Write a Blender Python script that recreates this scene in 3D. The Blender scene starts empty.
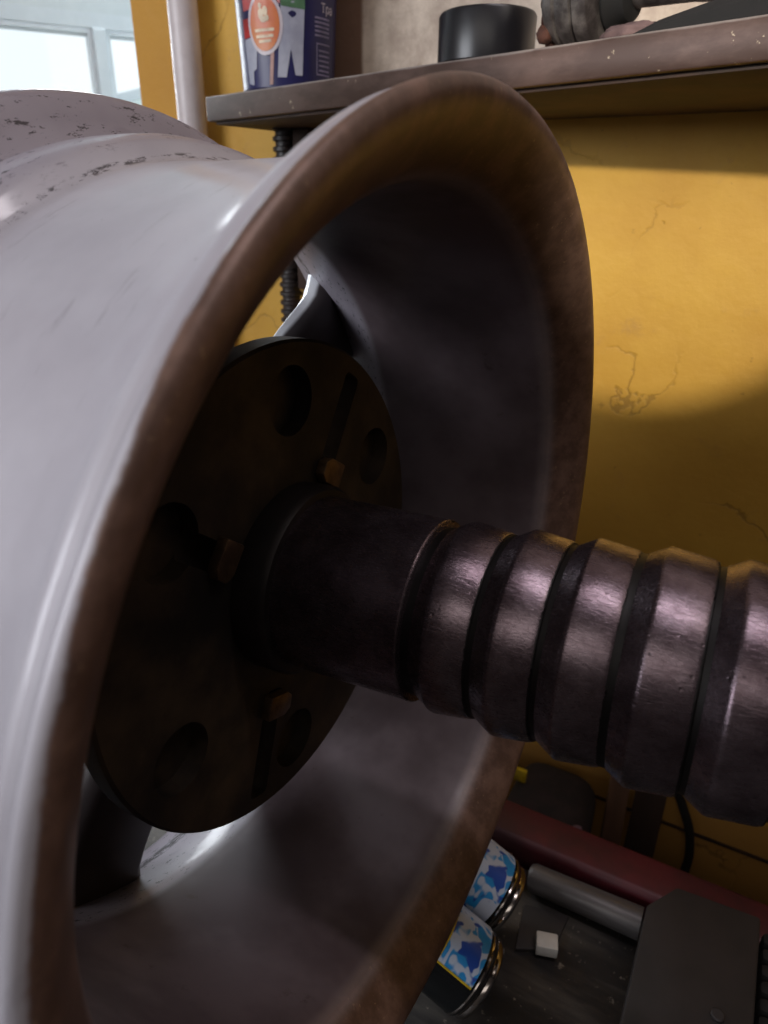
import bpy, bmesh, math, random
from mathutils import Vector, Matrix

C = bpy.context.scene.collection
SC = bpy.context.scene
H = 1.05                      # height of the wheel axis above the floor
random.seed(4)

# ------------------------------------------------------------------ camera
cam_d = bpy.data.cameras.new('camera')
cam_o = bpy.data.objects.new('camera', cam_d); C.objects.link(cam_o)
cam_d.sensor_fit = 'HORIZONTAL'; cam_d.sensor_width = 36.0; cam_d.lens = 36.0 * 700 / 768
cam_d.clip_start = 0.01; cam_d.clip_end = 100
right = Vector((0.87483773, 0.48430546, 0.01035212))
down = Vector((0.20496198, -0.35070615, -0.91378103))
fwd = Vector((-0.43891859, 0.80153192, -0.40607518))
Mx = Matrix((right, -down, -fwd)).transposed().to_4x4()
Mx.translation = Vector((0.10143339, -0.26285691, 0.18984365 + H))
cam_o.matrix_world = Mx
cam_d.dof.use_dof = True; cam_d.dof.focus_distance = 0.36; cam_d.dof.aperture_fstop = 15
SC.camera = cam_o

# ------------------------------------------------------------------ world, lamps, exposure
w = bpy.data.worlds.new('sky'); SC.world = w; w.use_nodes = True
bg = w.node_tree.nodes['Background']; bg.inputs[0].default_value = (0.86, 0.95, 1.0, 1); bg.inputs[1].default_value = 1.15
SC.view_settings.view_transform = 'Standard'; SC.view_settings.look = 'None'
SC.view_settings.gamma = 1.0; SC.view_settings.exposure = 0.0

def area(name, loc, target, sx, sy, power, col):
    d = bpy.data.lights.new(name, 'AREA'); d.shape = 'RECTANGLE'; d.size = sx; d.size_y = sy; d.energy = power; d.color = col
    o = bpy.data.objects.new(name, d); C.objects.link(o); o.location = (loc[0], loc[1], loc[2] + H)
    v = Vector(target) - Vector(loc); o.rotation_euler = v.to_track_quat('-Z', 'Y').to_euler(); return o
area('daylight_side_window', (-1.35, -1.93, 0.80), (-0.6, 0, 0.25), 1.3, 1.0, 42, (0.92, 0.94, 1.0))
area('daylight_far_window', (-1.36, 0.90, 0.42), (0, 0.0, 0.0), 0.5, 0.35, 12, (0.90, 0.95, 1.0))
t_ = area('ceiling_tube_light', (0.34, -0.03, 1.38), (0.34, -0.03, 0), 0.7, 0.06, 4.5, (1.0, 0.92, 0.97))
area('right_fill_light', (0.9, 0.0, 1.42), (0.2, 0, 0), 0.4, 0.4, 1.5, (1.0, 0.90, 0.82))  # added fill, brightens the lip and faceplate
area('front_fill_light', (0.45, -1.6, 1.40), (0.2, 0.3, -0.1), 2.0, 0.9, 9.0, (1.0, 0.93, 0.86))  # added fill, lifts the lower yellow wall
area('corner_fill_light', (-1.05, 1.15, 1.45), (-1.2, 1.0, 0.4), 0.3, 0.3, 9, (0.95, 0.98, 1.0))  # added fill for the far window frame
sd = bpy.data.lights.new('clip_spot_light', 'SPOT'); sd.energy = 82; sd.color = (1.0, 0.93, 0.80)
sd.spot_size = math.radians(13.4); sd.spot_blend = 0.10; sd.shadow_soft_size = 0.02
so = bpy.data.objects.new('clip_spot_light', sd); C.objects.link(so)
so.location = (0.50, -1.0, 0.52 + H)
so.rotation_euler = (Vector((-0.010, 0.5, 0.190)) - Vector((0.50, -1.0, 0.52))).to_track_quat('-Z', 'Y').to_euler()

# ------------------------------------------------------------------ material helpers
def lin(c):
    r = []
    for v in c:
        v = v / 255.0
        r.append(v / 12.92 if v <= 0.04045 else ((v + 0.055) / 1.055) ** 2.4)
    return (r[0], r[1], r[2], 1)

class NT:
    def __init__(s, name):
        s.m = bpy.data.materials.new(name); s.m.use_nodes = True; s.t = s.m.node_tree
        s.p = s.t.nodes['Principled BSDF']
        s.geo = s.t.nodes.new('ShaderNodeTexCoord')
    def n(s, typ, **kw):
        x = s.t.nodes.new(typ)
        for k, v in kw.items(): setattr(x, k, v)
        return x
    def l(s, a, b): s.t.links.new(a, b)
    def put(s, sock, v):
        if hasattr(v, 'is_linked') or hasattr(v, 'links'): s.l(v, sock)
        else: sock.default_value = v
    def obj(s): return s.geo.outputs['Object']
    def sep(s):
        x = s.n('ShaderNodeSeparateXYZ'); s.l(s.obj(), x.inputs[0]); return x.outputs
    def math(s, op, a, b=0.0, c=0.0):
        x = s.n('ShaderNodeMath', operation=op); s.put(x.inputs[0], a); s.put(x.inputs[1], b); s.put(x.inputs[2], c); return x.outputs[0]
    def step(s, v, a, b):
        x = s.n('ShaderNodeMapRange', interpolation_type='SMOOTHSTEP'); s.put(x.inputs[0], v)
        x.inputs[1].default_value = a; x.inputs[2].default_value = b; return x.outputs[0]
    def noise(s, scale, detail=4, rough=0.6, dist=0.0, stretch=None):
        x = s.n('ShaderNodeTexNoise'); x.inputs['Scale'].default_value = scale; x.inputs['Detail'].default_value = detail
        x.inputs['Roughness'].default_value = rough; x.inputs['Distortion'].default_value = dist
        if stretch:
            m = s.n('ShaderNodeMapping'); m.inputs['Scale'].default_value = stretch; s.l(s.obj(), m.inputs[0]); s.l(m.outputs[0], x.inputs[0])
        else: s.l(s.obj(), x.inputs[0])
        return x.outputs[0]
    def mix(s, f, a, b):
        x = s.n('ShaderNodeMix', data_type='RGBA'); s.put(x.inputs[0], f); s.put(x.inputs[6], a); s.put(x.inputs[7], b); return x.outputs[2]
    def bump(s, h, strength=0.3, dist=0.002):
        x = s.n('ShaderNodeBump'); x.inputs['Strength'].default_value = strength; x.inputs['Distance'].default_value = dist
        s.l(h, x.inputs['Height']); s.l(x.outputs[0], s.p.inputs['Normal'])
    def fin(s, col=None, rough=None, metal=None):
        if col is not None: s.put(s.p.inputs['Base Color'], col)
        if rough is not None: s.put(s.p.inputs['Roughness'], rough)
        if metal is not None: s.put(s.p.inputs['Metallic'], metal)
        return s.m

def simple(name, c1, c2=None, rough=0.6, metal=0.0, scale=30, bump=0.15, stretch=None, dist=0.001):
    k = NT(name); nz = k.noise(scale, 5, 0.65, stretch=stretch)
    c2 = c2 or tuple(max(0, v * 0.72) for v in c1)
    col = k.mix(k.step(nz, 0.35, 0.68), lin(c2), lin(c1))
    if bump: k.bump(nz, bump, dist)
    return k.fin(col, rough, metal)

def wheel_paint():
    k = NT('silver wheel paint'); o = k.sep(); x, y, z = o[0], o[1], o[2]
    r = k.math('SQRT', k.math('ADD', k.math('MULTIPLY', y, y), k.math('MULTIPLY', z, z)))
    nz = k.noise(60, 6, 0.7); nb = k.noise(12, 4, 0.6); streak = k.noise(30, 5, 0.6, stretch=(6, 1, 1)); fine = k.noise(260, 4, 0.7)
    silver = k.mix(k.step(nb, 0.3, 0.7), lin((168, 164, 173)), lin((186, 183, 191)))
    silver = k.mix(k.math('MULTIPLY', k.step(streak, 0.60, 0.72), 0.35), silver, lin((120, 112, 120)))
    # black scuffs on the hump, the valley and the far flange
    band = k.math('MULTIPLY', k.step(x, -0.215, -0.205), k.math('SUBTRACT', 1.0, k.step(x, -0.150, -0.138)))
    sc = k.noise(170, 6, 0.78, stretch=(2.2, 0.5, 1.2))
    scm = k.math('MULTIPLY', band, k.step(sc, 0.575, 0.63))
    def ring(a, b_, c_, d_, th): return k.math('MULTIPLY', k.math('MULTIPLY', k.step(x, a, b_), k.math('SUBTRACT', 1.0, k.step(x, c_, d_))), k.step(sc, th, th + 0.05))
    scm = k.math('MAXIMUM', scm, ring(-.1395, -.1382, -.1372, -.1358, 0.52)); scm = k.math('MAXIMUM', scm, ring(-.187, -.184, -.179, -.176, 0.45))
    silver = k.mix(k.math('MULTIPLY', band, 0.45), silver, lin((118, 104, 120)))  # painted shading: darker tint over the hump and far flange
    silver = k.mix(k.math('MULTIPLY', scm, 0.9), silver, lin((38, 32, 38)))
    spk = k.math('MULTIPLY', k.step(fine, 0.70, 0.74), 0.6)
    silver = k.mix(spk, silver, lin((95, 88, 92)))
    gl = k.math('MULTIPLY', k.math('MULTIPLY', k.step(x, -.0078, -.0068), k.math('SUBTRACT', 1.0, k.step(x, -.0058, -.0050))), k.step(r, .22, .222))
    silver = k.mix(k.math('MULTIPLY', gl, 0.6), silver, lin((74, 66, 74)))
    # bare, rubbed lip facing the machine
    edge = k.math('SUBTRACT', k.math('ADD', k.math('ADD', k.math('ADD', 0.2250, k.math('MULTIPLY', k.step(z, 0.06, 0.19), 0.008)), k.math('MULTIPLY', x, 1.02)), k.math('MULTIPLY', k.math('SUBTRACT', nz, 0.5), 0.005)), r)
    lip = k.math('MULTIPLY', k.step(edge, -0.0012, 0.0012), k.step(x, -0.031, -0.015))
    bare = k.mix(k.step(nz, 0.35, 0.7), lin((94, 71, 61)), lin((128, 100, 88)))
    bare = k.mix(k.math('MULTIPLY', k.step(fine, 0.62, 0.70), 0.5), bare, lin((168, 140, 112)))
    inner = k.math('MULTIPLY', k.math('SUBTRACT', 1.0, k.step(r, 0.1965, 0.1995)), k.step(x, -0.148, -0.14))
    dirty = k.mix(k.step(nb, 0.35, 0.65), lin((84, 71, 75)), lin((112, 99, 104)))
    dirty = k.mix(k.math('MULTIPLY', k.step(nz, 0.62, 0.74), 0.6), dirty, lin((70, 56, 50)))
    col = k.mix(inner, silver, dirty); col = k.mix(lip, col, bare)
    rough = k.math('ADD', k.math('SUBTRACT', 0.44, k.math('MULTIPLY', lip, 0.08)), k.math('MULTIPLY', nz, 0.18))
    k.bump(nz, 0.10, 0.0006); k.put(k.p.inputs['Coat Weight'], k.math('MULTIPLY', k.math('SUBTRACT', 1.0, k.math('MAXIMUM', lip, inner)), 0.4)); k.p.inputs['Coat Roughness'].default_value = 0.15
    return k.fin(col, rough, k.math('ADD', 0.10, k.math('MULTIPLY', lip, 0.15)))

def worn_steel(name, c1, c2, rough=0.3, stretch=(1, 5, 5)):
    k = NT(name); nz = k.noise(45, 6, 0.7); sc = k.noise(150, 4, 0.65, 1.5, stretch=stretch)
    v = k.n('ShaderNodeTexVoronoi'); v.inputs['Scale'].default_value = 210; k.l(k.obj(), v.inputs[0])
    pit = k.step(v.outputs['Distance'], 0.04, 0.16)
    msk = k.step(k.noise(25, 3, 0.6), 0.50, 0.60); pit = k.math('MAXIMUM', pit, msk)
    col = k.mix(k.step(nz, 0.3, 0.7), lin(c2), lin(c1))
    col = k.mix(k.math('MULTIPLY', k.math('SUBTRACT', 1.0, pit), 0.6), col, lin((40, 34, 36)))
    hgt = k.math('ADD', k.math('MULTIPLY', sc, 0.5), k.math('MULTIPLY', pit, 0.6))
    k.bump(hgt, 0.35, 0.0006)
    return k.fin(col, k.math('ADD', rough - 0.06, k.math('MULTIPLY', sc, 0.16)), 0.9)

def wall_paint():
    k = NT('yellow wall paint'); o = k.sep(); x, z = o[0], o[2]
    nb = k.noise(5, 5, 0.6); nm = k.noise(22, 6, 0.65); nf = k.noise(90, 4, 0.6)
    yel = k.mix(k.step(nb, 0.35, 0.65), lin((188, 140, 46)), lin((202, 156, 58)))
    yel = k.mix(k.math('MULTIPLY', k.step(nm, 0.60, 0.72), 0.45), yel, lin((164, 122, 66)))
    yel = k.mix(k.math('MULTIPLY', k.step(nf, 0.66, 0.72), 0.4), yel, lin((120, 84, 30)))
    # ochre strip at the wall's left end
    och = k.math('SUBTRACT', 1.0, k.step(x, -0.605, -0.600))
    yel = k.mix(k.math('MULTIPLY', och, 0.6), yel, lin((190, 130, 30)))
    # bare plaster above the shelf, brown at its left border
    zz = k.math('ADD', z, k.math('MULTIPLY', nm, 0.02))
    above = k.math('MULTIPLY', k.step(zz, H + 0.285, H + 0.29), k.step(x, -0.435, -0.432))
    pl = k.mix(k.step(nm, 0.35, 0.65), lin((168, 150, 134)), lin((208, 192, 174)))
    pl = k.mix(k.step(x, -0.352, -0.346), lin((112, 84, 66)), pl)
    col = k.mix(above, yel, pl)
    # tan unpainted strip low on the wall
    low = k.math('SUBTRACT', 1.0, k.step(k.math('ADD', z, k.math('MULTIPLY', nm, 0.01)), H - 0.49, H - 0.48))
    col = k.mix(k.math('MULTIPLY', low, 0.8), col, lin((176, 128, 66)))
    # hairline cracks
    v = k.n('ShaderNodeTexVoronoi', feature='DISTANCE_TO_EDGE'); v.inputs['Scale'].default_value = 5.5
    wn = k.n('ShaderNodeTexNoise'); wn.inputs['Scale'].default_value = 14; wn.inputs['Detail'].default_value = 5; k.l(k.obj(), wn.inputs[0])
    va = k.n('ShaderNodeVectorMath', operation='MULTIPLY_ADD'); k.l(wn.outputs[1], va.inputs[0]); va.inputs[1].default_value = (0.14, 0.14, 0.14); k.l(k.obj(), va.inputs[2])
    k.l(va.outputs[0], v.inputs[0])
    cr = k.math('SUBTRACT', 1.0, k.step(v.outputs[0], 0.004, 0.014))
    cr = k.math('MULTIPLY', cr, k.step(k.noise(4.0, 2, 0.5), 0.50, 0.60))
    col = k.mix(k.math('MULTIPLY', cr, 0.45), col, lin((110, 76, 26)))
    h = k.math('ADD', k.math('ADD', k.math('MULTIPLY', nb, 2.0), k.math('MULTIPLY', nm, 1.0)), k.math('MULTIPLY', cr, -0.8))
    k.bump(h, 0.35, 0.006)
    return k.fin(col, 0.62, 0.0)

def bed_metal():
    k = NT('dusty machine bed'); nz = k.noise(9, 5, 0.6, stretch=(0.5, 2.5, 1)); nf = k.noise(140, 4, 0.7)
    col = k.mix(k.step(nz, 0.42, 0.66), lin((30, 27, 27)), lin((80, 75, 70)))
    col = k.mix(k.math('MULTIPLY', k.step(nf, 0.62, 0.70), 0.5), col, lin((150, 140, 128)))
    k.bump(nf, 0.3, 0.001)
    return k.fin(col, 0.6, 0.3)

def can_label():
    k = NT('blue and white can label'); nz = k.noise(58, 1.5, 0.45, 1.4); n2 = k.noise(80, 1, 0.4, 0.8)
    col = k.mix(k.step(nz, 0.52, 0.58), lin((176, 184, 200)), lin((40, 130, 190)))
    col = k.mix(k.step(n2, 0.58, 0.64), col, lin((36, 70, 150)))
    return k.fin(col, 0.28, 0.1)

def glass_mat():
    m = bpy.data.materials.new('window glass'); m.use_nodes = True; t = m.node_tree; t.nodes.clear()
    o = t.nodes.new('ShaderNodeOutputMaterial'); tr = t.nodes.new('ShaderNodeBsdfTransparent'); gl = t.nodes.new('ShaderNodeBsdfGlossy')
    gl.inputs['Roughness'].default_value = 0.03; fr = t.nodes.new('ShaderNodeFresnel'); fr.inputs[0].default_value = 1.45
    mx = t.nodes.new('ShaderNodeMixShader'); t.links.new(fr.outputs[0], mx.inputs[0]); t.links.new(tr.outputs[0], mx.inputs[1]); t.links.new(gl.outputs[0], mx.inputs[2])
    t.links.new(mx.outputs[0], o.inputs[0]); return m

def spoke_mat():     # silver sides, shade painted dark on the side that faces the machine
    k = NT('silver spoke paint'); o = k.sep(); x, y, z = o[0], o[1], o[2]; nz = k.noise(40, 5, 0.6)
    xx = k.math('ADD', x, k.math('MULTIPLY', nz, 0.002))
    r = k.math('SQRT', k.math('ADD', k.math('MULTIPLY', y, y), k.math('MULTIPLY', z, z)))
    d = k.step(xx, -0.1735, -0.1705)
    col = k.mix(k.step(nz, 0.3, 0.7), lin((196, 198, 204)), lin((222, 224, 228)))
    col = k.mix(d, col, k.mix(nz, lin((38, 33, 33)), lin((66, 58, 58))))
    return k.fin(col, 0.4, 0.1)

M = dict(
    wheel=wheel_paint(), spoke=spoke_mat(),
    shaft=worn_steel('worn shaft steel', (128, 114, 122), (88, 74, 80), 0.25),
    groove=simple('oily dark steel', (20, 17, 18), None, 0.5, 0.5, 60, 0.3),
    plate=simple('oiled cast faceplate', (78, 64, 50), (32, 27, 26), 0.6, 0.3, 13, 0.12),
    brass=simple('brassy bolt head', (132, 106, 80), (82, 64, 50), 0.4, 0.7, 60, 0.2),
    jaw=simple('blackened jaw steel', (44, 38, 38), None, 0.5, 0.5, 40, 0.2),
    yellow=wall_paint(), room=simple('blue grey room paint', (198, 206, 208), (188, 197, 200), 0.7, 0, 8, 0.05),
    dim=simple('grey workshop plaster', (112, 104, 98), (96, 88, 84), 0.85, 0, 6, 0.1),
    floor=simple('dirty concrete floor', (84, 80, 76), (58, 54, 52), 0.85, 0, 12, 0.2),
    frame=simple('white window frame', (214, 222, 226), (204, 212, 218), 0.4, 0, 10, 0.02),
    bar=simple('blue grey window bar', (200, 208, 212), (190, 199, 204), 0.45, 0, 10, 0.02),
    pipe=simple('white plastic pipe', (206, 196, 196), (192, 180, 180), 0.4, 0, 14, 0.03),
    shelf=None, bucket=simple('navy bucket plastic', (34, 34, 84), (28, 26, 66), 0.35, 0, 10, 0.02),
    black=simple('black plastic', (30, 29, 33), (23, 22, 25), 0.32, 0, 20, 0.05),
    rubber=simple('dull black rubber', (20, 18, 18), (14, 13, 13), 0.85, 0, 50, 0.3),
    grey=simple('grease grey metal', (136, 130, 126), (70, 64, 63), 0.4, 0.6, 40, 0.25),
    rust=simple('rust', (96, 58, 44), (62, 36, 28), 0.85, 0.1, 60, 0.5),
    rag=simple('dusty pink rag', (108, 86, 84), (80, 62, 62), 0.9, 0, 30, 0.5),
    hose=simple('corrugated dark hose', (52, 40, 38), (34, 27, 26), 0.45, 0, 40, 0.1),
    red=simple('faded red paint', (78, 18, 28), (50, 15, 22), 0.5, 0.1, 14, 0.15, dist=0.002),
    bed=bed_metal(), rod=simple('dull steel rod', (100, 96, 96), (80, 76, 76), 0.42, 0.4, 30, 0.1, (0.5, 4, 4)),
    block=simple('dark grey painted iron', (42, 36, 36), (32, 28, 28), 0.65, 0.1, 26, 0.25),
    label=can_label(), canblack=simple('black can lacquer', (22, 24, 26), None, 0.22, 0.2, 20, 0.02),
    chrome=simple('shiny tin rim', (190, 184, 180), (150, 142, 138), 0.16, 1.0, 20, 0.02),
    yprint=simple('yellow print', (214, 178, 30), None, 0.3, 0, 20, 0),
    white=simple('pale grey plastic', (206, 204, 200), (184, 182, 178), 0.5, 0, 30, 0.05),
    tan=simple('tan wood', (112, 78, 54), (78, 52, 36), 0.75, 0, 14, 0.2, (1, 1, 0.15)),
    brown=simple('dark brown board', (66, 44, 32), (44, 30, 22), 0.75, 0, 14, 0.2, (1, 1, 0.15)),
    bag=simple('dark canvas', (42, 30, 28), (28, 21, 20), 0.9, 0, 60, 0.4),
    strap=simple('mauve strap', (104, 80, 92), (78, 58, 70), 0.8, 0, 60, 0.2),
    facade=simple('pale facade', (236, 244, 238), (226, 238, 232), 0.9, 0, 2, 0.02),
    orange=simple('orange plastic', (222, 120, 66), (196, 96, 50), 0.5, 0, 20, 0.05),
    p_red=simple('red print', (196, 44, 40), None, 0.4, 0, 20, 0), p_grey=simple('pale grey print', (176, 178, 190), (150, 152, 168), 0.4, 0, 30, 0),
    p_or=simple('orange badge print', (206, 128, 66), (198, 96, 70), 0.4, 0, 9, 0), p_ring=simple('badge ring print', (206, 196, 200), (186, 176, 184), 0.4, 0, 20, 0),
    p_cream=simple('cream print', (240, 214, 176), None, 0.4, 0, 20, 0), p_green=simple('green print', (104, 150, 110), None, 0.4, 0, 20, 0),
    p_pink=simple('tan print', (190, 150, 140), None, 0.4, 0, 20, 0), p_lav=simple('lavender print', (150, 142, 176), None, 0.4, 0, 20, 0),
    glass=glass_mat(), lamp=simple('lamp housing', (200, 200, 200), None, 0.5, 0, 10, 0))

def shelf_mat():
    k = NT('worn brown shelf steel'); nz = k.noise(18, 6, 0.65, stretch=(0.6, 1, 1.6)); nf = k.noise(110, 4, 0.7); o = k.sep()
    col = k.mix(k.step(nz, 0.38, 0.64), lin((62, 41, 30)), lin((88, 67, 58)))
    col = k.mix(k.math('MULTIPLY', k.step(nf, 0.66, 0.71), 0.7), col, lin((186, 168, 140)))
    top = k.math('MULTIPLY', k.step(k.math('ADD', o[2], k.math('MULTIPLY', nz, 0.004)), 0.0000, 0.0015), 0.6)
    col = k.mix(top, col, lin((168, 158, 152)))
    k.bump(nz, 0.25, 0.002); return k.fin(col, 0.45, 0.3)
M['shelf'] = shelf_mat()

# ------------------------------------------------------------------ mesh helpers
def obj(name, bm, mat, parent=None, loc=None, smooth=True, angle=35):
    me = bpy.data.meshes.new(name)
    bmesh.ops.recalc_face_normals(bm, faces=bm.faces); bm.to_mesh(me); bm.free()
    o = bpy.data.objects.new(name, me); C.objects.link(o)
    me.materials.append(mat)
    if smooth:
        for p in me.polygons: p.use_smooth = True
        me.set_sharp_from_angle(angle=math.radians(angle))
    if parent is not None: o.parent = parent
    if loc is not None: o.location = loc
    return o
def thing(name, label, cat, loc=(0, 0, 0), rot=None, group=None):
    o = bpy.data.objects.new(name, None); C.objects.link(o); o.location = (loc[0], loc[1], loc[2] + H); o.empty_display_size = 0.05
    if rot: o.rotation_euler = rot
    o['label'] = label; o['category'] = cat
    if group: o['group'] = group
    return o
def tag(o, label, cat, group=None):
    o['label'] = label; o['category'] = cat
    if group: o['group'] = group
    return o
def struct(name, bm, mat, parent=None, loc=None):
    o = obj(name, bm, mat, parent, loc, smooth=False)
    if parent is None: o['kind'] = 'structure'
    return o
def box(bm, x0, x1, y0, y1, z0, z1, bev=0.0, seg=2):
    r = bmesh.ops.create_cube(bm, size=1.0)
    bmesh.ops.scale(bm, verts=r['verts'], vec=(x1 - x0, y1 - y0, z1 - z0))
    bmesh.ops.translate(bm, verts=r['verts'], vec=((x0 + x1) / 2, (y0 + y1) / 2, (z0 + z1) / 2))
    if bev:
        es = list({e for v in r['verts'] for e in v.link_edges})
        bmesh.ops.bevel(bm, geom=es, offset=bev, segments=seg, affect='EDGES', profile=0.5)
    return bm
def bx(*a, **k): return box(bmesh.new(), *a, **k)
def lathe(bm, prof, axis='X', seg=96, closed=False, a0=0.0, a1=360.0, jit=0.0):
    full = abs(a1 - a0 - 360) < 1e-6; n = seg if full else seg + 1
    rings = []
    for (h, r) in prof:
        ring = []
        for i in range(n):
            a = math.radians(a0 + (a1 - a0) * i / seg)
            rr = r + (random.uniform(-jit, jit) if jit else 0)
            u, v = rr * math.cos(a), rr * math.sin(a)
            co = (h, u, v) if axis == 'X' else ((u, v, h) if axis == 'Z' else (u, h, v))
            ring.append(bm.verts.new(co))
        rings.append(ring)
    m = len(rings)
    for j in range(m if closed else m - 1):
        A, B = rings[j], rings[(j + 1) % m]
        for i in range(n if full else n - 1):
            bm.faces.new((A[i], A[(i + 1) % n], B[(i + 1) % n], B[i]))
    if not closed and full:
        if prof[0][1] > 1e-6: bm.faces.new(rings[0])
        if prof[-1][1] > 1e-6: bm.faces.new(rings[-1])
    bmesh.ops.remove_doubles(bm, verts=bm.verts, dist=1e-7)
    return bm
def lt(*a, **k): return lathe(bmesh.new(), *a, **k)
def tube(bm, pts, rad, seg=12, cap=True):
    pts = [Vector(p) for p in pts]; rings = []
    rads = rad if isinstance(rad, (list, tuple)) else [rad] * len(pts)
    prev = None
    for i, p in enumerate(pts):
        d = (pts[min(i + 1, len(pts) - 1)] - pts[max(i - 1, 0)]).normalized()
        if prev is None:
            u = d.cross(Vector((0, 0, 1)) if abs(d.z) < 0.9 else Vector((1, 0, 0))).normalized()
        else: u = (prev - d * prev.dot(d)).normalized()
        prev = u; v = d.cross(u)
        rings.append([bm.verts.new(p + (u * math.cos(2 * math.pi * k / seg) + v * math.sin(2 * math.pi * k / seg)) * rads[i]) for k in range(seg)])
    for A, B in zip(rings, rings[1:]):
        for k in range(seg): bm.faces.new((A[k], A[(k + 1) % seg], B[(k + 1) % seg], B[k]))
    if cap: bm.faces.new(rings[0]); bm.faces.new(rings[-1])
    return bm
def prism(bm, poly, z0, z1, bev=0.0):
    a = [bm.verts.new((x, y, z0)) for x, y in poly]; b = [bm.verts.new((x, y, z1)) for x, y in poly]
    fs = [bm.faces.new(a), bm.faces.new(b)]
    n = len(poly)
    for i in range(n): fs.append(bm.faces.new((a[i], a[(i + 1) % n], b[(i + 1) % n], b[i])))
    if bev:
        bmesh.ops.bevel(bm, geom=list({e for f in fs for e in f.edges}), offset=bev, segments=2, affect='EDGES', profile=0.5)
    return bm
def spline(pts, n=8):
    P = [Vector(p) for p in pts]; out = []
    for i in range(len(P) - 1):
        a, b, c, d = P[max(i - 1, 0)], P[i], P[i + 1], P[min(i + 2, len(P) - 1)]
        for k in range(n):
            t = k / n
            out.append(0.5 * ((2 * b) + (c - a) * t + (2 * a - 5 * b + 4 * c - d) * t * t + (3 * b - a - 3 * c + d) * t ** 3))
    out.append(P[-1]); return out
def boolean(o, cutters):
    for c in cutters:
        md = o.modifiers.new('cut', 'BOOLEAN'); md.object = c; md.operation = 'DIFFERENCE'; md.solver = 'EXACT'
    bpy.context.view_layer.update()
    ev = o.evaluated_get(bpy.context.evaluated_depsgraph_get())
    me = bpy.data.meshes.new_from_object(ev); old = o.data; o.modifiers.clear(); o.data = me
    for p in me.polygons: p.use_smooth = True
    me.set_sharp_from_angle(angle=math.radians(35))
    for c in cutters: bpy.data.objects.remove(c)

# ------------------------------------------------------------------ the room (heights relative to wheel axis, +H)
ZF, ZC = -H, 1.55
def wbox(x0, x1, y0, y1, z0, z1): return bx(x0, x1, y0, y1, z0 + H, z1 + H)
struct('floor', wbox(-2.6, 2.1, -2.1, 2.1, ZF - 0.1, ZF), M['floor'])
struct('ceiling', wbox(-2.6, 2.1, -2.1, 2.1, ZC, ZC + 0.1), M['dim'])
struct('wall_back', wbox(-0.682, 2.0, 0.5, 0.68, ZF, ZC), M['yellow'])
struct('wall_return', wbox(-0.75, -0.682, 0.68, 2.0, ZF, ZC), M['room'])
struct('wall_right', wbox(2.0, 2.1, -2.1, 0.7, ZF, ZC), M['dim'])
b = bmesh.new()   # front wall with the side window that lights the barrel of the wheel
for (x0, x1, z0, z1) in ((-2.2, -2.0, ZF, ZC), (-0.7, 2.0, ZF, ZC), (-2.0, -0.7, ZF, 0.3), (-2.0, -0.7, 1.3, ZC)):
    box(b, x0, x1, -2.1, -2.0, z0 + H, z1 + H)
struct('wall_front', b, M['dim'])
struct('wall_left', wbox(-2.2, -2.05, -2.0, 0.0, ZF, ZC), M['dim'])
# angled wall with the window seen in the picture
UA = math.atan2(0.816, 0.577)
W0 = (-1.36285, 0.94288, 0.45861)
b = bmesh.new()   # local: x along the wall, y outwards (+), z up from the window's own origin
for (x0, x1, z0, z1) in ((-1.25, -0.62, ZF - W0[2], ZC - W0[2]), (0.40, 1.3, ZF - W0[2], ZC - W0[2]), (-0.62, 0.40, ZF - W0[2], -0.62), (-0.62, 0.40, 0.092, ZC - W0[2])):
    box(b, x0, x1, 0.0, 0.12, z0, z1)
wf = struct('wall_far', b, M['room']); wf.location = (W0[0], W0[1], W0[2] + H); wf.rotation_euler = (0, 0, UA)
# window: frame, mullion, two panes
b = bmesh.new()
box(b, -0.62, 0.40, 0.0, 0.06, 0.064, 0.092); box(b, -0.62, 0.40, 0.0, 0.06, -0.62, -0.585)
box(b, -0.62, -0.585, 0.0, 0.06, -0.585, 0.064); box(b, 0.36, 0.40, 0.0, 0.06, -0.585, 0.064)
wn = struct('window_1', b, M['bar']); wn.location = wf.location; wn.rotation_euler = wf.rotation_euler
def local_part(name, bm, mat): return obj(name, bm, mat, wn, smooth=False)
local_part('mullion', bx(0.072, 0.100, -0.012, 0.06, -0.585, 0.064, bev=0.004), M['bar'])
for (x0, x1) in ((-0.585, 0.072), (0.100, 0.36)):
    b = bmesh.new(); t = 0.009
    box(b, x0, x0 + t, 0.004, 0.05, -0.585, 0.064); box(b, x1 - t, x1, 0.004, 0.05, -0.585, 0.064)
    box(b, x0 + t, x1 - t, 0.004, 0.05, 0.064 - t, 0.064); box(b, x0 + t, x1 - t, 0.004, 0.05, -0.585, -0.585 + t)
    sf = local_part('sash_frame', b, M['frame'])
    g = obj('pane', bx(x0 + t, x1 - t, 0.026, 0.030, -0.585 + t, 0.064 - t), M['glass'], sf, smooth=False)
b = bmesh.new()
for (x0, x1, z0, z1) in ((-2.0, -1.95, 0.3, 1.3), (-0.75, -0.7, 0.3, 1.3), (-1.95, -0.75, 0.3, 0.35), (-1.95, -0.75, 1.25, 1.3), (-1.37, -1.33, 0.35, 1.25)):
    box(b, x0, x1, -2.08, -2.02, z0 + H, z1 + H)
w2 = struct('window_2', b, M['frame'])
for (x0, x1) in ((-1.95, -1.37), (-1.33, -0.75)): obj('pane', bx(x0, x1, -2.052, -2.048, 0.35 + H, 1.25 + H), M['glass'], w2, smooth=False)

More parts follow.
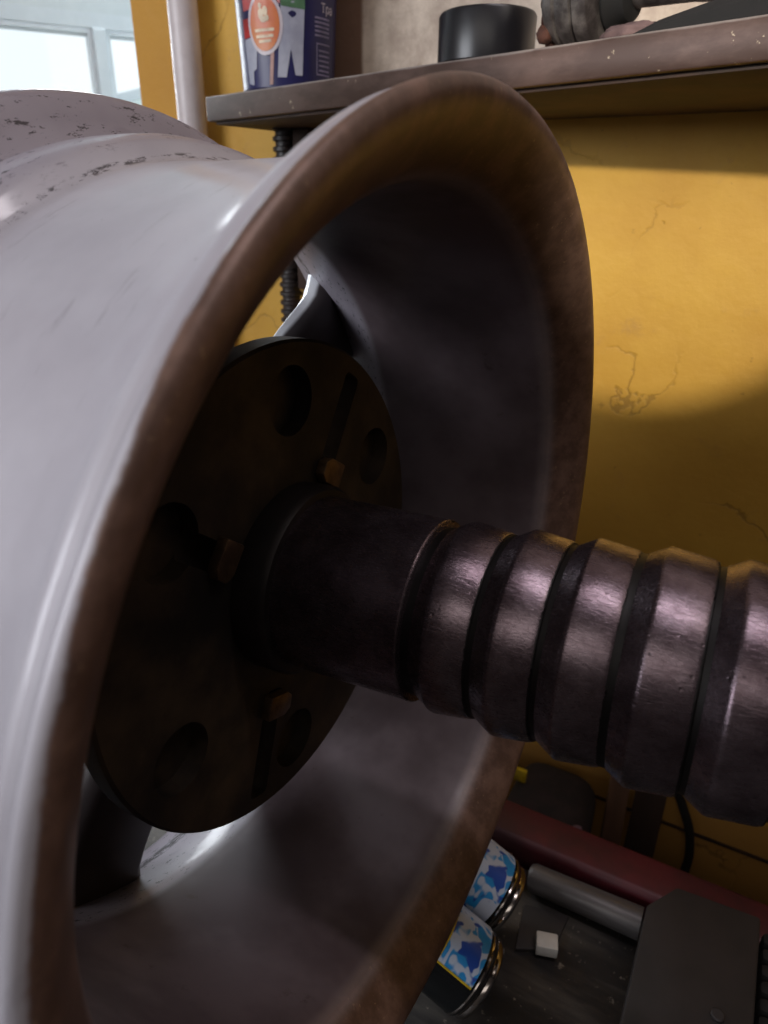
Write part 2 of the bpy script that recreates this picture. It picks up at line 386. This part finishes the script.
# ------------------------------------------------------------------ building outside the window
oc = Vector((W0[0] - 0.816 * 3.2, W0[1] + 0.577 * 3.2, 0))
bd = thing('building', 'pale building with a sloping roof line seen outside the window', 'building', (oc.x - 0.25, oc.y + 1.2, -H), (0, 0, UA))
b = bmesh.new(); poly = [(-2.0, 0), (2.0, 0), (2.0, 2.45), (-2.0, 1.35)]
va = [b.verts.new((x, 0, z)) for x, z in poly]; vb = [b.verts.new((x, 1.5, z)) for x, z in poly]
b.faces.new(va); b.faces.new(vb)
for i in range(4): b.faces.new((va[i], va[(i + 1) % 4], vb[(i + 1) % 4], vb[i]))
obj('wall', b, M['facade'], bd, smooth=False)
b = bmesh.new(); n_ = math.atan2(1.1, 4.0)
box(b, -2.1, 2.1, -0.08, 1.58, -0.03, 0.03)
bmesh.ops.rotate(b, verts=b.verts, cent=(0, 0, 0), matrix=Matrix.Rotation(-n_, 3, 'Y')); bmesh.ops.translate(b, verts=b.verts, vec=(0, 0, 1.93))
obj('roof', b, M['bar'], bd, smooth=False)

# ------------------------------------------------------------------ the wheel
wheel = thing('car_wheel', 'silver alloy car wheel rim with scuffed paint and bare brown lip', 'wheel')
OUT = [(0, .2205), (.0008, .2245), (0, .2275), (-.002, .2290), (-.0042, .2286), (-.0056, .2260), (-.0070, .2258), (-.0086, .2270), (-.012, .2268), (-.018, .2225), (-.024, .2168), (-.034, .2112), (-.05, .2076),
       (-.08, .2056), (-.12, .2046), (-.132, .2048), (-.136, .2056), (-.1395, .2085), (-.1425, .2122), (-.147, .2148), (-.154, .2160), (-.166, .2158), (-.172, .2135), (-.177, .2105), (-.183, .2105), (-.188, .2145), (-.192, .223),
       (-.195, .2305), (-.198, .2338), (-.202, .2345), (-.205, .233), (-.206, .228)]
INN = [(-.2055, .2245), (-.2035, .2205), (-.196, .2135), (-.186, .2080), (-.176, .2020), (-.166, .1970), (-.158, .1945), (-.148, .1925), (-.13, .1915), (-.1, .1912), (-.06, .193), (-.035, .1955), (-.022, .198), (-.014, .2035), (-.007, .211), (-.002, .217)]
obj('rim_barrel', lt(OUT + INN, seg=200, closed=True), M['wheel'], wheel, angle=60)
def spoke_bm(c):
    b = bmesh.new(); rings = []
    for i in range(17):
        r = 0.060 + (0.2105 - 0.060) * i / 16
        wd = 9.5 + max(0, .19 - r) / .047 * 5.2; wd = min(wd, 19)
        if r > 0.178: wd += 2.5 * ((r - 0.178) / 0.0325) ** 2.2
        xf = -0.166 + 0.024 * max(0, (0.17 - r) / 0.11) ** 1.3; xb = -0.185 + .002 * (1 - (r / .2) ** 2)
        pr = [(xf, -wd * .72), (xf, wd * .72), (xf - .003, wd * .88), (xf - .009, wd * .97), (xb + .006, wd), (xb, wd * .85), (xb, -wd * .85), (xb + .006, -wd), (xf - .009, -wd * .97), (xf - .003, -wd * .88)]
        rings.append([b.verts.new((x, r * math.cos(math.radians(c + a)), r * math.sin(math.radians(c + a)))) for x, a in pr])
    for A, B in zip(rings, rings[1:]):
        n = len(A)
        for k in range(n): b.faces.new((A[k], A[(k + 1) % n], B[(k + 1) % n], B[k]))
    b.faces.new(rings[0]); b.faces.new(rings[-1]); return b
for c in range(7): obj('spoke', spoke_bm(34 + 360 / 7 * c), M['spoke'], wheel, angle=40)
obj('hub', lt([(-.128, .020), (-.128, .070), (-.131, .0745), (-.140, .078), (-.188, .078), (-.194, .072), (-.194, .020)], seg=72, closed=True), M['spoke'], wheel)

# ------------------------------------------------------------------ spindle that carries the wheel
sp = thing('lathe_spindle', 'stepped steel spindle shaft with a dark faceplate holding the wheel rim', 'spindle', (0, .005, .009))
S = [(-.0035, .0462), (.0255, .0478), (.0537, .0492), (.0825, .0512), (.1125, .0518), (.143, .0518), (.173, .0518)]
def tilt(bm):     # the shaft leans very slightly off the wheel axis
    bmesh.ops.rotate(bm, verts=bm.verts, cent=(0, 0, 0), matrix=Matrix.Rotation(0.0297, 3, 'Z') @ Matrix.Rotation(-0.0224, 3, 'Y')); return bm
core = lt([(-.113, .0455), (-.0165, .0448), (-.0155, .0440), (-.0150, .0400), (.60, .0400)], seg=128)
obj('shaft', tilt(core), M['shaft'], sp)
def jag(bm, x0, amp):     # ragged oily edge of a groove
    for v in bm.verts:
        if abs(v.co.x - x0) < 1e-6:
            a = math.atan2(v.co.z, v.co.y)
            v.co.x += amp * (math.sin(9 * a + x0 * 900) * .5 + math.sin(23 * a + x0 * 700) * .5 + random.uniform(-.8, .8))
    return bm
for i, (s, r) in enumerate(S):
    nx = S[i + 1][0] if i + 1 < len(S) else s + .030
    e = nx - .0108; f0 = s - .0076
    prof = [(f0, .039), (f0, r - .0044), (s - .0010, r - .0006), (s, r), (s + .0015, r + .0001), (e - .0015, r - .0020), (e, r - .0028), (e + .0003, r - .0046), (e + .0003, .039)]
    co_ = obj('collar', tilt(lt(prof, seg=128, closed=True)), M['shaft'], sp)
    g0 = (S[i - 1][0] + 0 if i else -.0155); pe = s - .0108 if i else -.0160; pr = (S[i - 1][1] if i else .0470) - .0029
    obj('groove_ring', tilt(jag(lt([(pe - .0010, pr + .0003), (pe + .0004, pr + .0001), (pe + .0008, r - .0050), (f0 + .0004, r - .0048), (f0 + .0004, .039), (pe - .0004, .039)], seg=128, closed=True), pe - .0010, .0012)), M['groove'], sp)
fp = obj('faceplate', lt([(-.099, .030), (-.099, .1285), (-.1005, .130), (-.1115, .130), (-.113, .1285), (-.113, .030)], seg=128, closed=True), M['plate'], sp, loc=(0, -.005, -.009))
cut = []
def cutter(bm):
    me = bpy.data.meshes.new('c'); bmesh.ops.recalc_face_normals(bm, faces=bm.faces); bm.to_mesh(me); bm.free()
    o = bpy.data.objects.new('c', me); C.objects.link(o); o.parent = sp; o.location = (0, -.005, -.009); return o
for k in range(6):
    a = math.radians(28 + 57.5 * k) if k < 3 else math.radians(28 + 60 * k)
    b = lt([(-.1095, .0175), (-.08, .0175)], seg=40); bmesh.ops.translate(b, verts=b.verts, vec=(0, .1005 * math.cos(a), .1005 * math.sin(a))); cut.append(cutter(b))
SL = (57, 142, -109)
for a in SL:
    b = bx(-.1095, -.08, .058, .121, -.0072, .0072, bev=0.003); bmesh.ops.rotate(b, verts=b.verts, cent=(0, 0, 0), matrix=Matrix.Rotation(math.radians(a), 3, 'X')); cut.append(cutter(b))
boolean(fp, cut)
fp.name = 'faceplate'
obj('boss', tilt(lt([(-.100, .030), (-.100, .0505), (-.085, .0505), (-.082, .0485), (-.080, .030)], seg=96, closed=True)), M['jaw'], sp)
obj('hub_pad', lt([(-.1275, .030), (-.1275, .064), (-.113, .064), (-.113, .030)], seg=72, closed=True), M['jaw'], sp, loc=(0, -.005, -.009))
for a in SL:
    R3 = Matrix.Rotation(math.radians(a), 3, 'X')
    b = bmesh.new(); prism(b, [(-.0085, -.012), (.0085, -.012), (.0085, .006), (.0045, .012), (-.0045, .012), (-.0085, .006)], 0, .010, bev=.0012)
    bmesh.ops.rotate(b, verts=b.verts, cent=(0, 0, 0), matrix=Matrix.Rotation(math.radians(90), 3, 'Y')); bmesh.ops.rotate(b, verts=b.verts, cent=(0, 0, 0), matrix=Matrix.Rotation(math.radians(90), 3, 'X'))
    bmesh.ops.scale(b, verts=b.verts, vec=(.6, .8, .8)); bmesh.ops.translate(b, verts=b.verts, vec=(-.099, .0655, 0)); bmesh.ops.rotate(b, verts=b.verts, cent=(0, 0, 0), matrix=R3)
    obj('clamp_bolt', b, M['brass'], sp, loc=(0, -.005, -.009), angle=30)
b = lt([(-.46, .060), (-.46, .100), (-.44, .115), (-.275, .115), (-.255, .100), (-.240, .070), (-.196, .055), (-.196, .030)], seg=64)
box(b, -.45, -.37, -.07, .07, -.374, -.05, bev=.01)
obj('spoke_light_blocker', b, M['jaw'], sp)  # unseen body added to keep window light out of the spoke openings
# bearing housing that carries the shaft, standing on the bed out of frame
b = bmesh.new(); box(b, .47, .60, -.075, .075, -.372, .07, bev=.012); box(b, .44, .63, -.12, .11, -.374, -.33, bev=.006)
obj('bearing_housing', b, M['block'], sp)

# ------------------------------------------------------------------ machine bed, beam, carriage and what lies on it
BZ = -.365
bed = thing('machine_bed', 'dusty dark steel machine bed under the wheel and spindle', 'machine bed', (0, 0, -H))
obj('bed_plate', bx(-.55, .95, -.36, .198, H + BZ - .05, H + BZ, bev=.003), M['bed'], bed)
for x in (-.50, .90):
    for y in (-.31, .15): obj('leg', bx(x - .035, x + .035, y - .035, y + .035, 0, H + BZ - .05, bev=.004), M['block'], bed)
beam = thing('red_beam', 'red painted steel beam along the back edge of the machine bed', 'beam', (0, 0, -H))
obj('beam_bar', bx(-.50, 1.0, .199, .243, H - .375, H - .337, bev=.007, seg=3), M['red'], beam)
for x in (-.46, .92): obj('post', bx(x - .02, x + .02, .201, .241, 0, H - .374), M['red'], beam)

b = tube(bmesh.new(), [(.010, .181, BZ + .0125), (.013, .181, BZ + .0130), (.06, .181, BZ + .0140), (.103, .181, BZ + .0150)], [.0105, .0120, .0125, .0130], 24)
bmesh.ops.translate(b, verts=b.verts, vec=(0, 0, H)); tag(obj('steel_rod', b, M['rod']), 'dull grey steel rod lying along the red beam', 'rod')

car = thing('cross_slide_block', 'dark grey cut-corner iron block at the lower right corner', 'block', (0, 0, BZ))
ct = -.305 - BZ
b = bmesh.new(); prism(b, [(.104, -.12), (.104, .163), (.122, .191), (.182, .195), (.182, -.12)], 0, ct, bev=.0025); obj('body', b, M['block'], car, angle=30)
b = lt([(0, .0045), (.0022, .0045), (.003, .0035)], axis='Z', seg=20); bmesh.ops.translate(b, verts=b.verts, vec=(.160, .101, ct - .0002)); obj('screw_head', b, M['block'], car)
bel = thing('way_cover', 'black pleated rubber cover at the right of the iron block', 'cover', (.185, 0, BZ))
for i in range(16):
    y = .186 - i * .0135
    b = bmesh.new(); prism(b, [(0, 0), (.10, 0), (.10, .052), (0, .052)], -.0058, .0058, bev=.004)
    bmesh.ops.rotate(b, verts=b.verts, cent=(0, 0, 0), matrix=Matrix.Rotation(math.radians(90), 3, 'X')); bmesh.ops.translate(b, verts=b.verts, vec=(0, y, 0)); obj('pleat', b, M['rubber'], bel)
obj('core', bx(.004, .096, -.03, .188, 0, .044), M['rubber'], bel)

pl = bmesh.new(); prism(pl, [(.018, .118), (.046, .132), (.0485, .168), (.012, .160)], 0, .004, bev=.0008)
tag(obj('steel_plate', pl, M['block'], loc=(0, 0, H + BZ)), 'thin dark steel plate lying on the bed beside the cans', 'plate')
b = bx(-.0085, .0085, -.007, .007, 0, .011, bev=.0012)
o = obj('pale_block', b, M['white'], loc=(.040, .130, H + BZ + .004)); o.rotation_euler = (0, 0, .3); tag(o, 'small pale grey plastic block on the dark steel plate', 'block')

def can(name, label, end, yaw, a0, a1, yellow, pitch=30):
    t = thing(name, label, 'can', (end[0], end[1], BZ + .0325), (0, math.radians(pitch), math.radians(yaw)))
    R = .0318
    obj('can_body', lt([(-.002, .0275), (-.0055, .0285), (-.0075, R), (-.108, R), (-.112, .029), (-.112, 0)], seg=64), M['canblack'], t)
    obj('label_wrap', lt([(-.0125, R - .0001), (-.0125, R + .0004), (-.104, R + .0004), (-.104, R - .0001)], seg=48, a0=a0, a1=a1), M['label'], t)
    obj('chrome_rim', lt([(-.0105, R + .0001), (-.0095, R + .0005), (-.0065, R - .0006), (-.0045, R - .0022), (-.0028, R - .0016), (-.0012, R - .0016), (.0004, R - .0026), (.0002, R - .0042), (-.004, R - .0050)], seg=64, closed=True), M['chrome'], t)
    if yellow:
        b = lathe(bmesh.new(), [(-.0125, R), (-.0125, R + .0007), (-.104, R + .0007), (-.104, R)], seg=2, a0=a1 - 2.5, a1=a1)
        lathe(b, [(-.042, R), (-.042, R + .0007), (-.050, R + .0007), (-.050, R)], seg=40, a0=a0, a1=a1)
        obj('yellow_border', b, M['yprint'], t)
    return t
can('tin_can', 'blue and white labelled can lying on its side nearer the red beam', (.001, .132), 6, 10, 250, False)
can('tin_can', 'can with yellow bordered blue label and black lower half lying on the bed', (.007, .064), 6, 30, 142, True)
b = bmesh.new(); prism(b, [(-.02, 0), (.02, .004), (.018, .026), (-.016, .024)], 0, .012, bev=.002)
o = obj('wood_offcut', b, M['tan'], loc=(-.030, .172, H + BZ)); tag(o, 'small orange-brown wood offcut behind the blue and white can', 'offcut')

# ------------------------------------------------------------------ clutter between the bed and the wall
led = thing('low_bench', 'low dark brown bench against the wall behind the red beam', 'bench', (0, 0, -H))
obj('bench_top', bx(-.5, .5, .27, .495, H - .66, H - .63, bev=.002), M['brown'], led)
for x in (-.45, .45):
    for y in (.295, .47): obj('leg', bx(x - .02, x + .02, y - .02, y + .02, 0, H - .66), M['brown'], led)
LZ = H - .63
bag = thing('tool_bag', 'dark canvas tool bag behind the red beam under the spindle', 'bag', (-.01, .41, -.63))
b = bx(-.065, .035, -.06, .05, 0, .165, bev=.03, seg=4); obj('body', b, M['bag'], bag)
obj('strap', tube(bmesh.new(), spline([(.028, -.055, .172), (.034, -.067, .13), (.037, -.066, .07), (.040, -.062, .02)]), .0055, 10), M['strap'], bag)
b = bx(-.012, .012, -.006, .006, 0, .235, bev=.003); o = obj('wood_batten', b, M['tan'], loc=(.050, .425, LZ)); o.rotation_euler = (-.1, 0, .2); tag(o, 'tan wooden batten leaning behind the dark tool bag', 'batten')
b = bx(-.018, .018, -.006, .006, 0, .24, bev=.002); o = obj('brown_board', b, M['brown'], loc=(.082, .452, LZ)); o.rotation_euler = (-.12, 0, 0); tag(o, 'dark brown upright board against the wall under the spindle', 'board')
b = bx(-.009, .009, -.003, .003, 0, .018, bev=.001); o = obj('yellow_tag', b, M['yprint'], loc=(-.066, .40, LZ + .163)); tag(o, 'small yellow tag on the dark bag beside the wheel edge', 'tag')
cb = bmesh.new(); tube(cb, spline([(.098, .486, -.40), (.104, .488, -.46), (.119, .488, -.495), (.133, .488, -.53), (.140, .486, -.575), (.135, .48, -.624)], 8), .0055, 10)
bmesh.ops.translate(cb, verts=cb.verts, vec=(0, 0, H)); tag(obj('black_cable', cb, M['rubber']), 'black cable curving down the lower wall under the spindle', 'cable')
b = bmesh.new(); box(b, -.2, .9, .4975, .5005, H - .5445, H - .5405)
struct('trim_1', b, M['brown'])

# ------------------------------------------------------------------ shelf and the things on it
SH = thing('wall_shelf', 'worn brown steel shelf board slanting across the top of the yellow wall', 'shelf', (0, 0, .29))
b = bmesh.new(); prism(b, [(-.488, .403), (.42, .1723), (.42, .498), (-.470, .498)], -.0235, 0, bev=.0016); obj('board', b, M['shelf'], SH, angle=25)
b = bmesh.new(); prism(b, [(-.480, .408), (.42, .1795), (.42, .497), (-.466, .497)], -.0262, -.0238, bev=.0004); obj('underside_shade', b, M['brown'], SH, angle=25)  # dark sheet added to deepen the shade under the shelf
obj('shelf_strip', bx(-.424, -.402, .470, .499, -.20, -.0265, bev=.002), M['brown'], SH)  # brown upright strip below the shelf, next to the hose
dS = Vector((.547, -.139, 0)).normalized(); nS = Vector((.139, .547, 0)).normalized(); yawS = math.atan2(dS.y, dS.x)
def on_shelf(s, bck): p = Vector((-.488, .403, 0)) + dS * s + nS * bck; return (p.x, p.y, .29)

# paint bucket
px, py, pz = on_shelf(.078, .052)
bk = thing('paint_bucket', 'navy filler bucket with an orange round badge and printed tools on shelf', 'bucket', (px, py, pz + .0002), (0, 0, yawS))
Rb, Rt, Hb = .0470, .0535, .140
def br(z): return Rb + (Rt - Rb) * z / Hb
obj('bucket_body', lt([(0, .030), (0, Rb - .002), (.002, Rb), (Hb, Rt), (Hb, Rt - .003), (.004, Rb - .004), (.004, .030)], axis='Z', seg=96, closed=True), M['bucket'], bk)
obj('lid', lt([(Hb - .012, Rt - .001), (Hb - .012, Rt + .003), (Hb + .003, Rt + .003), (Hb + .004, Rt), (Hb + .002, .0)], axis='Z', seg=96), M['white'], bk)
def wrap(bm, eps):   # flat (s along surface, z) -> bucket surface, s = 0 faces the camera
    for v in bm.verts:
        s, d, z = v.co.x, v.co.y, v.co.z
        R = br(z) + eps + d; a = math.radians(-34) + s * .86 / Rb
        v.co = (R * math.cos(a), R * math.sin(a), z)
    return bm
def patch(poly, eps):
    b = bmesh.new(); f = b.faces.new([b.verts.new((x, 0, z)) for x, z in poly])
    bmesh.ops.triangulate(b, faces=[f]); bmesh.ops.subdivide_edges(b, edges=b.edges, cuts=3)
    g = bmesh.ops.extrude_face_region(b, geom=b.faces[:]); bmesh.ops.translate(b, verts=[e for e in g['geom'] if isinstance(e, bmesh.types.BMVert)], vec=(0, .0002, 0))
    return wrap(b, eps)
def P_(name, poly, mat, eps=.0002, par=None): return obj(name, patch(poly, eps), mat, par or bk)
def ell(cx, cz, rx, rz, n=28): return [(cx + rx * math.cos(2 * math.pi * k / n), cz + rz * math.sin(2 * math.pi * k / n)) for k in range(n)]
P_('red_stripe', [(-.058, .066), (-.012, .070), (-.012, .100), (-.060, .100)], M['p_red'])
P_('cream_stripe', [(-.050, .081), (-.013, .083), (-.013, .0855), (-.051, .0835)], M['p_cream'], .0005)
P_('red_stripe', [(-.060, .044), (-.048, .045), (-.048, .060), (-.061, .060)], M['p_red'])
P_('printed_trowel', [(-.058, .006), (-.050, .004), (-.049, .016), (-.044, .018), (-.040, .045), (-.060, .043)], M['p_grey'])
P_('badge_ring', ell(-.030, .054, .0205, .0255), M['p_ring'], .0007)
bdg = P_('badge', ell(-.030, .054, .0170, .0222), M['p_or'], .0011)
for (x, z, rx, rz) in ((-.033, .062, .003, .0045), (-.028, .064, .0028, .004), (-.030, .0575, .004, .0026), (-.0335, .0685, .0018, .0022), (-.026, .0585, .002, .0026)): P_('badge_mark', ell(x, z, rx, rz, 12), M['p_cream'], .0015, bdg)
for (x0, x1, z) in ((-.041, -.019, .0475), (-.040, -.020, .0425), (-.037, -.023, .0385)): P_('badge_line', [(x0, z), (x1, z + .0006), (x1, z + .0030), (x0, z + .0024)], M['p_cream'], .0015, bdg)
P_('printed_handle', [(-.028, .004), (-.024, .004), (-.012, .098), (-.016, .098)], M['p_pink'], .0004)
P_('printed_spatula', [(-.018, .010), (-.008, .010), (-.002, .034), (.002, .012), (.010, .012), (.014, .072), (-.011, .072)], M['p_grey'], .0003)
P_('green_stripe', [(-.011, .068), (.014, .066), (.014, .077), (-.011, .078)], M['p_green'], .0005)
for i in range(5): P_('text_line', [(.026, .0610 - i * .0036), (.048, .0610 - i * .0036), (.048, .0625 - i * .0036), (.026, .0625 - i * .0036)], M['p_lav'])
for (z0, z1) in ((.014, .040),):
    for q in ([(.028, z0), (.050, z0), (.050, z0 + .0012), (.028, z0 + .0012)], [(.028, z1), (.050, z1), (.050, z1 + .0012), (.028, z1 + .0012)], [(.028, z0), (.0292, z0), (.0292, z1), (.028, z1)]): P_('box_line', q, M['p_lav'])
for i in range(5): P_('text_line', [(.0315, .0175 + i * .0042), (.049, .0175 + i * .0042), (.049, .0188 + i * .0042), (.0315, .0188 + i * .0042)], M['p_lav'])
cu = bpy.data.curves.new('t', 'FONT'); cu.body = 'Тра'; cu.size = .011; cu.resolution_u = 3; cu.extrude = .0001
to = bpy.data.objects.new('t', cu); C.objects.link(to); bpy.context.view_layer.update()
tm = bpy.data.meshes.new_from_object(to.evaluated_get(bpy.context.evaluated_depsgraph_get())); bpy.data.objects.remove(to)
b = bmesh.new(); b.from_mesh(tm)
for v in b.verts: v.co = (v.co.x + .034, v.co.z, v.co.y + .0665)
wrap(b, .0004); obj('lettering', b, M['p_ring'], bk, smooth=False)

# black plastic ring
px, py, pz = on_shelf(.334, .046)
b = lt([(0, .0375), (.002, .0390), (.034, .0390), (.036, .0378), (.036, .0345), (.034, .0340), (0, .0340)], axis='Z', seg=96, closed=True)
o = obj('black_ring', b, M['black'], loc=(px, py, pz + H + .0002)); tag(o, 'short black plastic ring standing on the shelf in the middle', 'ring')
# a second flat lath lying on the shelf behind the ring
b = bx(-.10, .055, -.018, .018, 0, .010, bev=.0015); q_ = on_shelf(.24, .115); o = obj('grey_lath', b, M['shelf'], loc=(q_[0], q_[1], .29 + H)); o.rotation_euler = (0, 0, yawS + .12); tag(o, 'flat grey lath lying on the shelf behind the bucket and ring', 'lath')

# old joint with flange, stem and rust
q_ = on_shelf(.428, .040)
jt = thing('drive_joint', 'dirty grey drive joint with wide flange and rusty end lying on shelf', 'joint', (q_[0], q_[1], .29 + .0362), (0, math.radians(4), yawS + .05))
obj('flange', lt([(-.026, 0), (-.026, .020), (-.024, .028), (-.018, .0325), (-.014, .0330), (-.0125, .0315), (-.011, .0330), (-.004, .0345), (.000, .0345), (.0015, .0325), (.003, .0350), (.010, .0355), (.013, .0345), (.016, .030), (.018, .022), (.018, 0)], seg=64), M['grey'], jt)
obj('boot', lt([(.017, .0235), (.020, .0250), (.024, .022), (.028, .0195), (.032, .0185), (.035, .0130)], seg=40), M['rubber'], jt)
obj('stem', lt([(.030, .0110), (.075, .0095), (.080, .0100), (.118, .0098), (.120, .008), (.120, 0)], seg=32), M['grey'], jt)
b = bmesh.new()
for (y, z, r) in ((-.016, -.026, .0065), (-.012, -.016, .006), (-.018, -.008, .005), (-.004, -.030, .0055), (.006, -.022, .006)):
    g = bmesh.ops.create_icosphere(b, subdivisions=2, radius=r); bmesh.ops.translate(b, verts=g['verts'], vec=(-.024, y, z))
for v in b.verts: v.co += Vector((random.uniform(-1, 1), random.uniform(-1, 1), random.uniform(-1, 1))) * .0007
obj('rusty_end', b, M['rust'], jt)
# rag
b = bmesh.new(); bmesh.ops.create_icosphere(b, subdivisions=4, radius=1)
for v in b.verts:
    c = v.co; k = 1 + .10 * math.sin(7 * c.x + 2) * math.cos(6 * c.y) + .06 * math.sin(15 * c.y + 4 * c.z)
    v.co = Vector((c.x * .024 * k, c.y * .014 * k, max(c.z, -.6) * .007 * k + .0042))
zm = min(v.co.z for v in b.verts)
for v in b.verts: v.co.z -= zm
q_ = on_shelf(.470, .030); o = obj('pink_rag', b, M['rag'], loc=(q_[0], q_[1], .29 + H)); o.rotation_euler = (0, 0, yawS); tag(o, 'crumpled dusty pink rag on the shelf beside the drive joint', 'rag')
# black wedge-like blade on the shelf's right end
q_ = on_shelf(.474, .010)
wd = thing('rubber_wedge', 'long black rubber wedge lying at the shelf right end', 'wedge', (q_[0], q_[1], .29), (0, 0, yawS))
b = bmesh.new()
sec = [(0, .0008, .004), (.02, .008, .008), (.05, .014, .014), (.09, .019, .020), (.15, .022, .026), (.22, .024, .028)]; rr = []
for (x, hh, ww) in sec: rr.append([b.verts.new(p) for p in ((x, 0, 0), (x, ww, 0), (x, ww, hh), (x, ww * .4, hh), (x, 0, hh * .62))])
for A, B in zip(rr, rr[1:]):
    for k in range(5): b.faces.new((A[k], A[(k + 1) % 5], B[(k + 1) % 5], B[k]))
b.faces.new(rr[0]); b.faces.new(rr[-1]); obj('blade', b, M['rubber'], wd, angle=25)
# ------------------------------------------------------------------ pipe and hose on the wall
pt = thing('white_pipe', 'white vertical plastic pipe on the yellow wall beside the window', 'pipe', (-.572, .472, -H))
b = lt([(0, .017), (H + ZC, .017)], axis='Z', seg=32); obj('pipe', b, M['pipe'], pt)
for z in (.9, 1.75): obj('clip', bx(-.021, .021, -.003, .027, z, z + .018, bev=.002), M['pipe'], pt)
hz = thing('corrugated_hose', 'dark corrugated hose hanging down the wall below the shelf', 'hose', (-.437, .474, -.60))
prof = []; z = 0.0; i = 0
while z < .862:
    prof += [(z, .0108), (z + .0022, .0110), (z + .0034, .0138), (z + .0074, .0138), (z + .0086, .0110)]; z += .0106
obj('hose', lt(prof, axis='Z', seg=20), M['hose'], hz, angle=60)
